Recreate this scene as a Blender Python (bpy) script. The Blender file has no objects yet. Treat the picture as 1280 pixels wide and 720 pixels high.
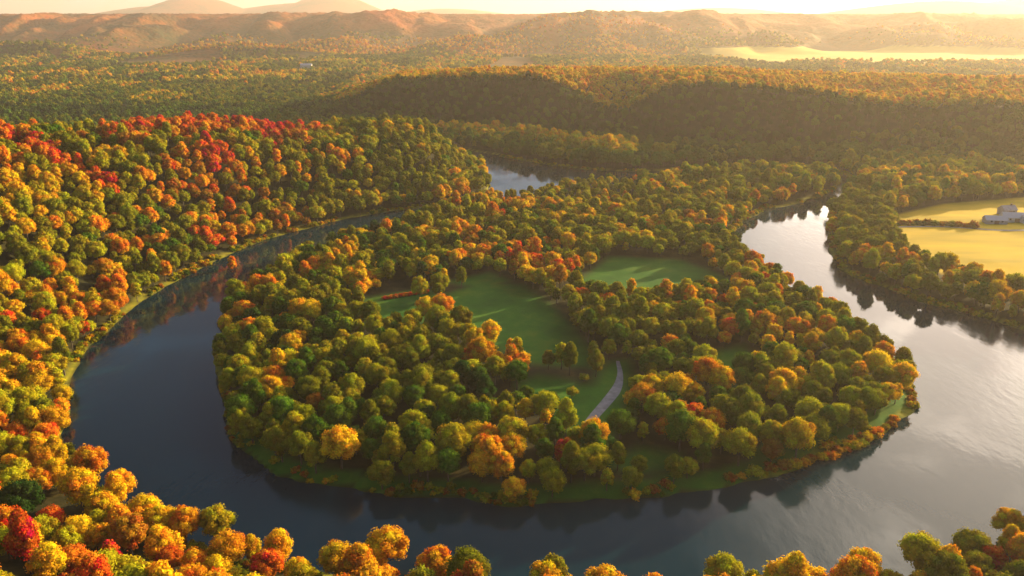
import bpy, bmesh, math, random
import numpy as np
from mathutils import Vector, Matrix, noise as mnoise
R = math.radians
random.seed(11); rng = np.random.default_rng(11)
sc = bpy.context.scene
col = sc.collection

# ------------------------------------------------------------------ camera maths
W0, H0, F = 1280.0, 720.0, 1000.0
CAMZ, PITCH = 160.0, R(18.8)
cp, sp = math.cos(PITCH), math.sin(PITCH)
def ray(u, v):
    rn, vn = (u-640)/F, (v-360)/F
    return np.array([rn, cp-vn*sp, -sp-vn*cp])
def G(u, v, z=0.0):
    d = ray(u, v); t = (z-CAMZ)/d[2]
    return (d[0]*t, d[1]*t)
def PD(u, v, D):
    d = ray(u, v); t = D/d[1]
    return (d[0]*t, D, CAMZ+d[2]*t)
def project(x, y, z):
    zz = np.asarray(z)-CAMZ
    dep = y*cp - zz*sp
    dep = np.where(dep < 1, 1, dep)
    return 640+F*x/dep, 360-F*(y*sp+zz*cp)/dep, dep

# ------------------------------------------------------------------ numeric helpers
def sstep(a, b, x):
    t = np.clip((x-a)/(b-a), 0, 1); return t*t*(3-2*t)
def hash2(ix, iy, s=0):
    n = (ix.astype(np.int64)*374761393 + iy.astype(np.int64)*668265263 + s*974711) & 0x7fffffff
    n = ((n ^ (n >> 13))*1274126177) & 0x7fffffff
    return ((n ^ (n >> 16)) & 0xffff)/65535.0
def vnoise(x, y, s=0):
    ix, iy = np.floor(x), np.floor(y); fx, fy = x-ix, y-iy
    fx, fy = fx*fx*(3-2*fx), fy*fy*(3-2*fy)
    a, b = hash2(ix, iy, s), hash2(ix+1, iy, s); c, d = hash2(ix, iy+1, s), hash2(ix+1, iy+1, s)
    return (a*(1-fx)+b*fx)*(1-fy)+(c*(1-fx)+d*fx)*fy
def fbm(x, y, oct=4, s=0):
    v, a, t = 0, .5, 0
    for k in range(oct):
        v = v + a*vnoise(x*2**k+17.3*k, y*2**k-9.1*k, s+k); t += a; a *= .5
    return v/t
def seg_dist(x, y, pts, closed=False, extra=None):
    P = np.array(pts, float); n = len(P); best = np.full(x.shape, 1e12); val = np.zeros(x.shape)
    for i in range(n if closed else n-1):
        a, b = P[i], P[(i+1) % n]; dx, dy = b[0]-a[0], b[1]-a[1]
        t = np.clip(((x-a[0])*dx+(y-a[1])*dy)/(dx*dx+dy*dy+1e-9), 0, 1)
        d = (x-a[0]-t*dx)**2+(y-a[1]-t*dy)**2
        m = d < best; best = np.where(m, d, best)
        if extra is not None: val = np.where(m, extra[i]*(1-t)+extra[(i+1) % n]*t, val)
    return np.sqrt(best), val
def inside(x, y, pts):
    P = pts; n = len(P); r = np.zeros(x.shape, bool)
    for i in range(n):
        (x1, y1), (x2, y2) = P[i], P[(i+1) % n]
        if y1 == y2: continue
        c = ((y1 > y) != (y2 > y)) & (x < (x2-x1)*(y-y1)/(y2-y1)+x1)
        r ^= c
    return r
def smooth(pts, n=2, closed=True):
    for _ in range(n):
        q = []; m = len(pts)
        for i in range(m if closed else m-1):
            a, b = pts[i], pts[(i+1) % m]
            q += [(a[0]*.75+b[0]*.25, a[1]*.75+b[1]*.25), (a[0]*.25+b[0]*.75, a[1]*.25+b[1]*.75)]
        if not closed: q = [pts[0]]+q+[pts[-1]]
        pts = q
    return pts

# ------------------------------------------------------------------ layout (water level z = 0)
outer_px = [(500,190),(560,199),(595,206),(606,213),(614,230),(606,243),(580,251),(545,258),(505,262),(480,266),(420,276),(360,291),(300,313),(240,341),
 (190,369),(150,397),(120,427),(102,452),(90,480),(92,510),(85,550),(105,595),(170,645),(270,690),(400,722),(560,740),(750,757),
 (950,754),(1100,735),(1200,700),(1290,652),(1400,605),(1700,560),(2200,520),
 (2200,460),(1700,450),(1400,440),(1280,413),(1240,399),(1200,389),(1150,376),(1100,360),(1060,342),(1038,320),(1033,290),(1040,262),
 (1062,243),(1070,228),(1050,214),(1010,207),(930,206),(860,211),(800,215),(740,213),(682,206),(640,199),(609,192),(560,184),(500,178)]
outer = [(-420,1110)]+[G(*p) for p in outer_px]+[(-420,1175)]
outer = smooth(outer, 1)
isl_px = [(300,372),(283,388),(272,415),(268,445),(270,480),(278,520),(295,560),(335,590),(400,607),(480,618),(560,625),(640,629),(720,629),
 (800,625),(870,616),(940,602),(1000,588),(1060,569),(1105,546),(1133,520),(1142,495),(1135,470),(1110,445),(1070,415),(1030,388),
 (990,362),(950,337),(922,315),(915,298),(925,283),(945,266),(1013,250),(1045,236),(1048,227),(1000,222),(930,222),(860,224),
 (800,231),(745,230),(712,232),(690,242),(655,247),(618,249),(586,255),(550,267),(500,288),(450,302),(400,318),(350,340)]
isl = smooth([G(*p) for p in isl_px], 1)
crest_in = [(-700,158,380),(-300,158,470),(-50,156,580),(80,154,640),(200,151,700),(300,151,760),(400,158,800),(480,152,830),(540,150,850),(580,170,850),(602,205,845)]
crest = []; crest_h = []
for u, v, D in crest_in:
    x, y, z = PD(u, v, D); crest.append((x, y)); crest_h.append(max(0, z-17))
def px_poly(l): return [G(u, v, 3.0) for u, v in l]
meadows = [px_poly(l) for l in (
 [(540,398),(556,368),(600,354),(655,356),(688,382),(720,412),(742,440),(738,460),(660,456),(606,430),(570,410)],
 [(440,398),(460,372),(530,362),(570,374),(560,402),(475,412)],
 [(722,352),(762,322),(850,325),(905,345),(912,364),(850,372),(745,378)],
 [(645,482),(672,470),(740,482),(760,452),(786,450),(792,490),(780,530),(745,565),(712,555),(700,525),(662,505)],
 [(868,446),(930,432),(955,462),(905,490)],
 [(755,580),(800,560),(845,566),(850,585),(800,590)],
 [(560,352),(612,340),(640,352),(600,362)])]
field = [G(u, v, 4.0) for u, v in [(1118,268),(1180,254),(1290,245),(1500,238),(1900,300),(1700,400),(1400,390),(1290,371),(1235,358),(1180,342),(1140,325),(1118,302)]]
ridges_far = []   # (points, heights, radius)
def ridge(pts, rad):
    P = []; Hh = []
    for u, v, D in pts:
        x, y, z = PD(u, v, D); P.append((x, y)); Hh.append(z)
    ridges_far.append((P, Hh, rad))
# low front hills and spurs below the far plateau
ridge([(-150,62,3150),(60,58,3300),(110,70,3200)], 230)
ridge([(140,78,3100),(230,66,3250),(300,58,3350),(380,66,3250),(425,80,3100)], 230)
ridge([(60,60,3900),(130,45,4200),(230,33,4700)], 270)
ridge([(245,58,3800),(330,36,4300),(345,28,4800)], 230)
ridge([(395,78,3250),(420,50,3700),(455,30,4300),(480,24,4800)], 250)
ridge([(455,80,3150),(540,60,3400),(640,38,3800),(745,24,4300)], 230)
ridge([(770,72,3300),(745,46,3800),(755,26,4400)], 230)
ridge([(880,74,3400),(850,50,3800),(830,30,4500)], 230)
ridge([(1010,70,3500),(960,48,3900),(900,30,4600)], 250)
ridge([(1280,60,3800),(1150,45,4000),(1040,34,4600)], 330)
ridge([(1500,40,3800),(1300,30,4300),(1160,24,4800)], 330)

def HT(x, y, full=False):
    x = np.asarray(x, float); y = np.asarray(y, float)
    xw = x+9*(fbm(x/22, y/22, 3, 301)-.5); yw = y+9*(fbm(x/22, y/22, 3, 307)-.5)
    do, _ = seg_dist(xw, yw, outer, True); di, _ = seg_dist(xw, yw, isl, True)
    ino = inside(xw, yw, outer); ini = inside(xw, yw, isl)
    water = ino & ~ini
    ds = np.minimum(do, di)
    bank = 2.6*sstep(0, 9, ds)+.9*sstep(9, 40, ds)
    isle = bank + (fbm(x/60, y/60, 3, 3)-.5)*1.4*sstep(10, 40, di)
    # left ridge
    dc, hc = seg_dist(x, y, crest, False, crest_h)
    back = sstep(-40, 60, y-(0.55*x+905))
    rad = 290 - 60*back
    bell = .5+.5*np.cos(np.pi*np.clip(dc/rad, 0, 1))
    gul = (fbm(x/70, y/70, 4, 21)-.5)
    rid = np.maximum(0, hc*bell*(1+.25*gul*(1-bell)*4*bell) + gul*9*bell)
    fgd = np.hypot((x+330)/1.0, y-40)
    fg = 46*(.5+.5*np.cos(np.pi*np.clip(fgd/360, 0, 1))) + 30*(.5+.5*np.cos(np.pi*np.clip(np.hypot(x-20, y+60)/260, 0, 1)))
    land = bank + (np.maximum(rid, 0)+fg+np.clip(gul*6, -1, 5)*sstep(40, 160, do))*sstep(2, 75, do)
    # mid hill
    yb = np.interp(x, [-420,-330,-120,0,150,300,420,600,900,1500], [1270,1260,1190,1130,1040,960,905,835,820,900])
    t = (y-yb)
    wdt = np.interp(x, [-330,0,200,900], [120,135,120,140])
    up = sstep(0, 1, t/wdt*.92)
    topx = np.interp(x, [-400,-260,-190,-80,60,200,350,500,900,1800], [12,36,54,60,62,63,62,54,50,54])
    notch = 1-.62*np.exp(-((x-145)/55)**2)*(1-sstep(1180, 1380, y))
    notch *= 1-.22*np.exp(-((x-500)/70)**2)*(1-sstep(1200, 1380, y))
    dn = 1-sstep(1330, 2050, y+(x-200)*.05)
    endl = sstep(-370, -170, x+(y-1200)*.12)
    mh = (topx*up*notch + (fbm(x/130, y/130, 4, 40)-.5)*17*up*(.3+.7*sstep(60,200,t)))*dn*endl
    far_base = 3.2+2.5*(fbm(x/300, y/300, 3, 7)-.4)*sstep(1200, 1700, y)
    # far plateau
    far = np.zeros_like(x)
    if np.any(y > 2500):
        m = y > 2500; fx, fy = x[m], y[m]; f = np.zeros_like(fx)
        for P, Hh, rad_ in ridges_far:
            d_, h_ = seg_dist(fx, fy, P, False, Hh)
            f = np.maximum(f, np.maximum(h_, 0)*(.5+.5*np.cos(np.pi*np.clip(d_/rad_, 0, 1))))
        rn = 1-np.abs(2*fbm(fx/520, fy/520, 3, 60)-1)
        flat = sstep(4850, 5350, fy)
        rb = 1-np.abs(2*fbm(fx/800+3.1, fy/1500, 3, 61)-1)**.8
        rb2 = 1-np.abs(2*fbm(fx/330+9, fy/420, 3, 63)-1)
        rb2 = 1-np.abs(2*fbm(fx/330+9, fy/420, 3, 63)-1)
        rim = sstep(-700, 700, fy-4350-900*(fbm(fx/420+5, fy/1400, 4, 78)-.5)*2)
        esc = (158+7*fbm(fx/1500, fy/1500, 3, 5))*(rim*(.6+.28*rb+.14*rb2)*(1-flat)+flat)
        f = np.maximum(f, esc)
        f = f + (rn-.72)*120*sstep(20, 90, f)*(1-.95*sstep(4850, 5350, fy)) + (fbm(fx/90, fy/90, 3, 91)-.5)*9*sstep(10, 60, f)
        # far mountains
        for (u, v, D, wx, wy) in ((245,-4,14000,900,1800),(205,8,15000,1500,1800),(415,-7,14500,950,1800),(380,4,15000,1900,1800),(560,11,16000,1700,1500),(1180,2,11000,2000,1800),(1330,-6,12000,1800,2500),(900,10,15000,2000,1500)):
            cx, cy, cz = PD(u, v, D)
            f = np.maximum(f, cz*np.exp(-((fx-cx)/wx)**2-((fy-cy)/wy)**2)*(1+.1*(fbm(fx/900, fy/900, 3, 8)-.5)))
        f = f+(vnoise(fx/21, fy/19, 97)+.6*vnoise(fx/9, fy/31, 98)-.8)*11*sstep(8, 40, f)*(fy < 8000)
        far[m] = np.maximum(f, 0)*sstep(2950, 3250, fy)
    away = (y > np.interp(x, [-900,-420,-160,0,160,1000], [1000,1140,980,900,760,420]))
    h = np.where(ini, isle, np.where(away, bank+np.maximum(far_base-3.2, 0)+mh+far, land+np.where(dc < 600, 0, far_base-3.2)))
    h = np.where(~ino & (x > 250) & (y < 940), np.minimum(h, 3.6+mh+.9*fbm(x/50, y/50, 3, 2)), h)
    h = np.where(water, -3.2*sstep(0, 14, ds)-.02, h)
    if full: return h, ds, water, ini, ino, dc, mh, far, away
    return h

# ------------------------------------------------------------------ materials
def nmat(name):
    m = bpy.data.materials.new(name); m.use_nodes = True; nt = m.node_tree; nt.nodes.clear()
    return m, nt, nt.nodes, nt.links
def N(nt, t, **k):
    n = nt.nodes.new(t)
    for a, b in k.items():
        if a == 'inp':
            for i, v in b.items(): n.inputs[i].default_value = v
        else: setattr(n, a, b)
    return n
def simple(name, c, rough=.8, scale=.6, amt=.25, bump=0.0, metallic=0):
    m, nt, ns, lk = nmat(name)
    out = N(nt, 'ShaderNodeOutputMaterial'); b = N(nt, 'ShaderNodeBsdfPrincipled'); b.inputs['Roughness'].default_value = rough
    b.inputs['Metallic'].default_value = metallic
    tc = N(nt, 'ShaderNodeTexCoord'); no = N(nt, 'ShaderNodeTexNoise', inp={'Scale': scale, 'Detail': 6.0}); lk.new(tc.outputs['Object'], no.inputs['Vector'])
    r = N(nt, 'ShaderNodeValToRGB'); r.color_ramp.elements[0].position = .3; r.color_ramp.elements[1].position = .7
    r.color_ramp.elements[0].color = (*[v*(1-amt) for v in c], 1); r.color_ramp.elements[1].color = (*[min(1, v*(1+amt)) for v in c], 1)
    lk.new(no.outputs['Fac'], r.inputs['Fac']); lk.new(r.outputs['Color'], b.inputs['Base Color'])
    if bump:
        bp = N(nt, 'ShaderNodeBump', inp={'Strength': bump}); lk.new(no.outputs['Fac'], bp.inputs['Height']); lk.new(bp.outputs['Normal'], b.inputs['Normal'])
    lk.new(b.outputs['BSDF'], out.inputs['Surface']); return m

def foliage(name, inst):
    m, nt, ns, lk = nmat(name)
    out = N(nt, 'ShaderNodeOutputMaterial')
    if inst:
        src = N(nt, 'ShaderNodeAttribute', attribute_type='INSTANCER', attribute_name='tint'); c = src.outputs['Color']
    else:
        src = N(nt, 'ShaderNodeObjectInfo'); c = src.outputs['Color']
    va = N(nt, 'ShaderNodeAttribute', attribute_type='GEOMETRY', attribute_name='var')
    sp_ = N(nt, 'ShaderNodeSeparateColor'); lk.new(va.outputs['Color'], sp_.inputs['Color'])
    hs = N(nt, 'ShaderNodeHueSaturation'); lk.new(c, hs.inputs['Color'])
    mr = N(nt, 'ShaderNodeMapRange', inp={'To Min': .45, 'To Max': .55}); lk.new(sp_.outputs['Red'], mr.inputs['Value']); lk.new(mr.outputs['Result'], hs.inputs['Hue'])
    mv = N(nt, 'ShaderNodeMapRange', inp={'To Min': .6, 'To Max': 1.35}); lk.new(sp_.outputs['Green'], mv.inputs['Value']); lk.new(mv.outputs['Result'], hs.inputs['Value'])
    d = N(nt, 'ShaderNodeBsdfDiffuse'); t = N(nt, 'ShaderNodeBsdfTranslucent'); mx = N(nt, 'ShaderNodeMixShader', inp={0: .3})
    lk.new(hs.outputs['Color'], d.inputs['Color']); lk.new(hs.outputs['Color'], t.inputs['Color'])
    lk.new(d.outputs[0], mx.inputs[1]); lk.new(t.outputs[0], mx.inputs[2]); lk.new(mx.outputs[0], out.inputs['Surface'])
    return m
M_leaf, M_leafi = foliage('autumn_leaves', False), foliage('woodland_leaves', True)
M_bark = simple('bark', (.10,.075,.055), .9, 2.0, .4, .4)

def ground_mat():
    m, nt, ns, lk = nmat('ground_cover')
    out = N(nt, 'ShaderNodeOutputMaterial'); b = N(nt, 'ShaderNodeBsdfPrincipled', inp={'Roughness': .95}); b.inputs['Specular IOR Level'].default_value = .15
    geo = N(nt, 'ShaderNodeNewGeometry')
    def noise(s, d=5.0, r=.6):
        n = N(nt, 'ShaderNodeTexNoise', inp={'Scale': s, 'Detail': d, 'Roughness': r}); lk.new(geo.outputs['Position'], n.inputs['Vector']); return n.outputs['Fac']
    def ramp(f, cols):
        r = N(nt, 'ShaderNodeValToRGB'); e = r.color_ramp.elements
        while len(e) < len(cols): e.new(.5)
        for k, (p, c) in enumerate(cols): e[k].position = p; e[k].color = (*c, 1)
        lk.new(f, r.inputs['Fac']); return r.outputs['Color']
    def mix(f, a, c):
        x = N(nt, 'ShaderNodeMix', data_type='RGBA'); lk.new(f, x.inputs[0]); lk.new(a, x.inputs[6]); lk.new(c, x.inputs[7]); return x.outputs[2]
    z = N(nt, 'ShaderNodeAttribute', attribute_type='GEOMETRY', attribute_name='zone'); zs = N(nt, 'ShaderNodeSeparateColor'); lk.new(z.outputs['Color'], zs.inputs['Color'])
    z2 = N(nt, 'ShaderNodeAttribute', attribute_type='GEOMETRY', attribute_name='zone2'); zs2 = N(nt, 'ShaderNodeSeparateColor'); lk.new(z2.outputs['Color'], zs2.inputs['Color'])
    floor_ = ramp(noise(.12, 8), [(.3,(.014,.018,.006)),(.5,(.03,.028,.009)),(.7,(.065,.05,.014))])
    meadow = ramp(noise(.045, 9, .65), [(.25,(.016,.085,.005)),(.5,(.032,.13,.008)),(.75,(.10,.17,.012))])
    # mown stripes of the golden hay fields
    mp = N(nt, 'ShaderNodeMapping', inp={'Rotation': (0, 0, R(-14)), 'Scale': (.012, .055, .01)}); lk.new(geo.outputs['Position'], mp.inputs['Vector'])
    st = N(nt, 'ShaderNodeTexNoise', inp={'Scale': 1.0, 'Detail': 5.0}); lk.new(mp.outputs[0], st.inputs['Vector'])
    fieldc = ramp(st.outputs['Fac'], [(.25,(.36,.26,.010)),(.5,(.54,.36,.010)),(.75,(.66,.45,.012))])
    bankc = ramp(noise(.2, 6), [(.3,(.13,.14,.012)),(.6,(.27,.24,.015)),(.8,(.34,.20,.02))])
    c = mix(zs.outputs['Red'], floor_, meadow)
    c = mix(zs.outputs['Blue'], c, bankc)
    c = mix(zs.outputs['Green'], c, fieldc)
    # far forest: crown-sized cells of autumn colour
    vo = N(nt, 'ShaderNodeTexVoronoi', inp={'Scale': .055}); lk.new(geo.outputs['Position'], vo.inputs['Vector'])
    vs = N(nt, 'ShaderNodeSeparateColor'); lk.new(vo.outputs['Color'], vs.inputs['Color'])
    reg = noise(.0022, 5)
    ad = N(nt, 'ShaderNodeMath', operation='MULTIPLY_ADD', inp={1: .2}); lk.new(vs.outputs['Red'], ad.inputs[0])
    rs = N(nt, 'ShaderNodeMath', operation='MULTIPLY_ADD', inp={1: 1.35, 2: -.26}); lk.new(reg, rs.inputs[0]); lk.new(rs.outputs[0], ad.inputs[2])
    green = ramp(ad.outputs[0], [(.2,(.02,.035,.012)),(.38,(.045,.05,.014)),(.52,(.10,.06,.014)),(.66,(.20,.075,.014)),(.85,(.22,.055,.014))])
    up = ramp(ad.outputs[0], [(.15,(.05,.045,.02)),(.35,(.13,.06,.015)),(.55,(.30,.09,.015)),(.85,(.33,.06,.015))])
    fc = mix(zs2.outputs['Green'], green, up)
    c = mix(zs2.outputs['Red'], c, fc)
    dry = ramp(noise(.004, 4), [(.3,(.48,.36,.06)),(.7,(.66,.50,.10))])
    c = mix(zs2.outputs['Blue'], c, dry)
    lk.new(c, b.inputs['Base Color'])
    bh = N(nt, 'ShaderNodeMath', operation='MULTIPLY'); lk.new(vo.outputs['Distance'], bh.inputs[0]); lk.new(zs2.outputs['Red'], bh.inputs[1])
    bp = N(nt, 'ShaderNodeBump', invert=True, inp={'Strength': .45, 'Distance': 7.0}); lk.new(bh.outputs[0], bp.inputs['Height'])
    bp2 = N(nt, 'ShaderNodeBump', inp={'Strength': .5, 'Distance': .35}); lk.new(noise(.9, 4), bp2.inputs['Height']); lk.new(bp.outputs[0], bp2.inputs['Normal'])
    lk.new(bp2.outputs['Normal'], b.inputs['Normal'])
    lk.new(b.outputs[0], out.inputs['Surface']); return m

def water_mat():
    m, nt, ns, lk = nmat('river_water')
    out = N(nt, 'ShaderNodeOutputMaterial')
    b = N(nt, 'ShaderNodeBsdfPrincipled', inp={'Roughness': .06, 'IOR': 1.333, 'Base Color': (.003,.024,.036,1)})
    geo = N(nt, 'ShaderNodeNewGeometry')
    n1 = N(nt, 'ShaderNodeTexNoise', inp={'Scale': .22, 'Detail': 4.0, 'Roughness': .55})
    n2 = N(nt, 'ShaderNodeTexNoise', inp={'Scale': .022, 'Detail': 7.0, 'Roughness': .65})
    mp = N(nt, 'ShaderNodeMapping', inp={'Rotation': (0, 0, R(20)), 'Scale': (1, .45, 1)})
    lk.new(geo.outputs['Position'], mp.inputs['Vector']); lk.new(mp.outputs[0], n1.inputs['Vector']); lk.new(mp.outputs[0], n2.inputs['Vector'])
    # breeze patches: where the surface is ruffled
    r = N(nt, 'ShaderNodeValToRGB'); r.color_ramp.elements[0].position = .46; r.color_ramp.elements[1].position = .6
    lk.new(n2.outputs['Fac'], r.inputs['Fac'])
    ma = N(nt, 'ShaderNodeMapRange', inp={'To Min': .10, 'To Max': .42}); lk.new(r.outputs['Color'], ma.inputs['Value']); 
    bp = N(nt, 'ShaderNodeBump', inp={'Distance': .35}); lk.new(n1.outputs['Fac'], bp.inputs['Height']); lk.new(ma.outputs[0], bp.inputs['Strength'])
    lk.new(bp.outputs[0], b.inputs['Normal'])
    mr = N(nt, 'ShaderNodeMapRange', inp={'To Min': .04, 'To Max': .16}); lk.new(r.outputs['Color'], mr.inputs['Value']); lk.new(mr.outputs[0], b.inputs['Roughness'])
    lk.new(b.outputs[0], out.inputs['Surface']); return m

def mesh_obj(name, verts, faces, mat, parent=None, smooth_=False, link=True):
    me = bpy.data.meshes.new(name)
    if isinstance(verts, np.ndarray):
        nv, nf, k = len(verts), len(faces), faces.shape[1]
        me.vertices.add(nv); me.vertices.foreach_set('co', verts.astype(np.float32).ravel())
        me.loops.add(nf*k); me.loops.foreach_set('vertex_index', faces.astype(np.int32).ravel())
        me.polygons.add(nf); me.polygons.foreach_set('loop_start', np.arange(0, nf*k, k, dtype=np.int32))
        me.update(calc_edges=True)
    else:
        me.from_pydata(verts, [], faces); me.update()
    if smooth_: me.polygons.foreach_set('use_smooth', np.ones(len(me.polygons), bool))
    if mat: me.materials.append(mat)
    if not link: return me
    o = bpy.data.objects.new(name, me); col.objects.link(o)
    if parent: o.parent = parent
    return o
def tag(o, label=None, cat=None, group=None, kind=None):
    if label: o['label'] = label
    if cat: o['category'] = cat
    if group: o['group'] = group
    if kind: o['kind'] = kind
    return o

# ------------------------------------------------------------------ terrain (one sheet to the horizon)
ys = list(np.arange(-260, 120, 12.0))+list(np.arange(120, 760, 3.2))+list(np.arange(760, 1250, 4.5))+list(np.arange(1250, 2000, 12))
y = 2000.0
while y < 3000: ys.append(y); y += 25
while y < 6500: ys.append(y); y += 16
while y < 30000: ys.append(y); y *= 1.02
ys = np.array(ys); NC = 460
s = np.linspace(-1, 1, NC)
YY, SS = np.meshgrid(ys, s, indexing='ij')
XX = SS*(330+np.maximum(YY, 0)*.86)
xf, yf = XX.ravel(), YY.ravel()
hh, ds, water, ini, ino, dc, mh, far, away = HT(xf, yf, True)
nr = len(ys)
idx = np.arange(nr*NC).reshape(nr, NC)
faces = np.stack([idx[:-1,:-1], idx[:-1,1:], idx[1:,1:], idx[1:,:-1]], -1).reshape(-1, 4)
M_ground = ground_mat()
terr = mesh_obj('ground', np.stack([xf, yf, hh], 1), faces, M_ground, smooth_=True)
tag(terr, kind='structure')
def poly_mask(x, y, P, soft=3.0):
    d, _ = seg_dist(x, y, P, True); i = inside(x, y, P)
    return np.clip(.5+np.where(i, d, -d)/(2*soft), 0, 1)
mead = np.zeros_like(xf); near = yf < 1300
for P in meadows: mead[near] = np.maximum(mead[near], poly_mask(xf[near], yf[near], P, 4))
fld = np.zeros_like(xf); fld[near] = poly_mask(xf[near], yf[near], field, 2.5)
bankm = (1-sstep(2, 5, ds))*(~water)
front = ini & (yf < 290) & (xf < 90)
mead = np.maximum(mead, (ini & (yf < 420) & (xf >= 90) & (ds < 16))*.85)
plain = (yf > 1500) & (mh < 8) & (yf < 3100)
mead = np.maximum(mead, plain*.5)
mead = np.maximum(mead, np.where(front, (1-sstep(6, 10, ds))*(~water), 0)); bankm = np.where(front, 0, bankm)
farm_ = sstep(2500, 3000, yf)
zone = np.stack([mead, fld, bankm, np.ones_like(xf)], 1)
upl = sstep(50, 125, far+60*(fbm(xf/260, yf/260, 3, 44)-.5))
u_, v_, _d = project(xf, yf, hh)
dryf = np.where((yf > 2550) & (yf < 3900) & (far < 25), sstep(600, 1000, xf)*1.0, 0)*sstep(2900, 3000, yf)
patch = (fbm(xf/170, yf/320, 2, 33) > .60)*(yf > 1500)*(yf < 3100)*(mh < 3)*0
zone2 = np.stack([farm_*(1-dryf)+.0, upl, np.maximum(dryf, patch*(1-farm_)), np.ones_like(xf)], 1)
for nm, arr in (('zone', zone), ('zone2', zone2)):
    a = terr.data.attributes.new(nm, 'FLOAT_COLOR', 'POINT'); a.data.foreach_set('color', arr.astype(np.float32).ravel())

rv = mesh_obj('river', [(-700, 100, 0), (1500, 100, 0), (1500, 1300, 0), (-700, 1300, 0)], [(0, 1, 2, 3)], water_mat())
tag(rv, kind='structure')

# ------------------------------------------------------------------ tree prototypes
def ico(sub):
    bm = bmesh.new(); bmesh.ops.create_icosphere(bm, subdivisions=sub, radius=1)
    v = np.array([x.co[:] for x in bm.verts]); f = np.array([[q.index for q in p.verts] for p in bm.faces]); bm.free(); return v, f
ICO1, ICO2 = ico(1), ico(2)
def crown_mesh(name, seed, rx, rz, cz, nl, lr, leaves, size, mat, core=ICO2, top=0.0):
    r = np.random.default_rng(seed)
    lob = []
    for k in range(nl):
        ph = k*2.39996+r.uniform(-.5, .5); zc = 1-1.75*(k+.5)/nl+r.uniform(-.08, .08); zc = max(-.85, min(1, zc))
        q = math.sqrt(max(0, 1-zc*zc)); taper = 1-top*max(0, zc+.2)
        rr = r.uniform(.62, .86)
        if r.random() < .2: rr *= 1.18
        p = np.array([rx*q*math.cos(ph)*rr*taper, rx*q*math.sin(ph)*rr*taper, cz+rz*zc*r.uniform(.68, .84)])
        lob.append((p, lr*r.uniform(.75, 1.3), r.uniform(0, 1)))
    lob.append((np.array([0, 0, cz-.1*rz]), rx*.62, .4))
    V, Fc, C = [], [], []; nv = 0
    for (p, rad, sh) in lob:          # inner leafy masses, coloured darker to stand for shade inside the crown
        cv, cf = core; k = 1+.22*(r.random(len(cv))-.5)
        v = cv*k[:, None]*rad*.86*np.array([1, 1, .85])+p
        for a in cf: Fc.append((a[0]+nv, a[1]+nv, a[2]+nv, -1)); C.append((sh*.6+.4*r.random(), .15+.5*r.random()))
        V.append(v); nv += len(v)
    tris = list(Fc); Fq = []; Cq = []
    per = max(1, leaves//len(lob)) if leaves else 0
    P = np.array([l[0] for l in lob]); RD = np.array([l[1] for l in lob])
    for li, (p, rad, sh) in enumerate(lob):
        if not per: break
        d = r.normal(size=(per, 3)); d[:, 2] = d[:, 2]*.9+.25; d /= np.linalg.norm(d, axis=1)[:, None]
        pos = p+d*rad*r.uniform(.82, 1.28, per)[:, None]*np.array([1, 1, .88])
        dist = np.linalg.norm(pos[:, None, :]-P[None], axis=2)/RD[None]; dist[:, li] = 9
        keep = (dist > .78).all(1)
        for q, n in zip(pos[keep], d[keep]):
            n = n+r.normal(size=3)*.55; n /= np.linalg.norm(n)
            t = np.cross(n, r.normal(size=3)); t /= np.linalg.norm(t)+1e-9; b = np.cross(n, t)
            a1, a2 = size*r.uniform(.6, 1.3), size*r.uniform(.5, 1.0)
            V.append(np.array([q-t*a1-b*a2*.5, q+t*a1*.3-b*a2, q+t*a1+b*a2*.4, q-t*a1*.2+b*a2]))
            Fq.append((nv, nv+1, nv+2, nv+3)); nv += 4
            Cq.append((sh*.6+.4*r.random(), .25+.75*r.random()*(.6+.4*sh)))
    V = np.concatenate(V)
    me = bpy.data.meshes.new(name)
    me.from_pydata(V.tolist(), [], [t[:3] for t in tris]+Fq); me.update()
    me.materials.append(mat)
    Call = C+Cq
    a = me.attributes.new('var', 'FLOAT_COLOR', 'CORNER')
    arr = []
    for pl, c in zip(me.polygons, Call): arr += [(c[0], c[1], 0, 1)]*pl.loop_total
    a.data.foreach_set('color', np.array(arr, np.float32).ravel())
    return me
def trunk_mesh(name, seed, h, cz, rx, mat):
    r = random.Random(seed); V, Fc = [], []
    def tube(pts, rads, n=7):
        base = len(V)
        for i, (p, ra) in enumerate(zip(pts, rads)):
            a = Vector(pts[min(i+1, len(pts)-1)])-Vector(pts[max(i-1, 0)]); a.normalize()
            s_ = a.orthogonal().normalized(); t_ = a.cross(s_)
            for k in range(n):
                w = 2*math.pi*k/n; q = Vector(p)+(s_*math.cos(w)+t_*math.sin(w))*ra; V.append(tuple(q))
        for i in range(len(pts)-1):
            for k in range(n):
                Fc.append((base+i*n+k, base+i*n+(k+1) % n, base+(i+1)*n+(k+1) % n, base+(i+1)*n+k))
        Fc.append(tuple(base+(len(pts)-1)*n+k for k in range(n)))
    tube([(0,0,-1.2),(0,0,.2),(.1,.05,h*.22),(-.1,.1,h*.45),(.05,0,h*.72)], [.55,.42,.32,.22,.07])
    for k in range(6):
        a = k*1.05+r.uniform(-.3, .3); z0 = h*(.25+.07*k); L = rx*r.uniform(.55, .75)
        tube([(0,0,z0),(math.cos(a)*L*.5, math.sin(a)*L*.5, z0+L*.35),(math.cos(a)*L, math.sin(a)*L, z0+L*.75)], [.17,.11,.04], 5)
    me = bpy.data.meshes.new(name); me.from_pydata(V, [], Fc); me.update(); me.materials.append(mat)
    me.polygons.foreach_set('use_smooth', np.ones(len(me.polygons), bool)); return me
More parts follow.
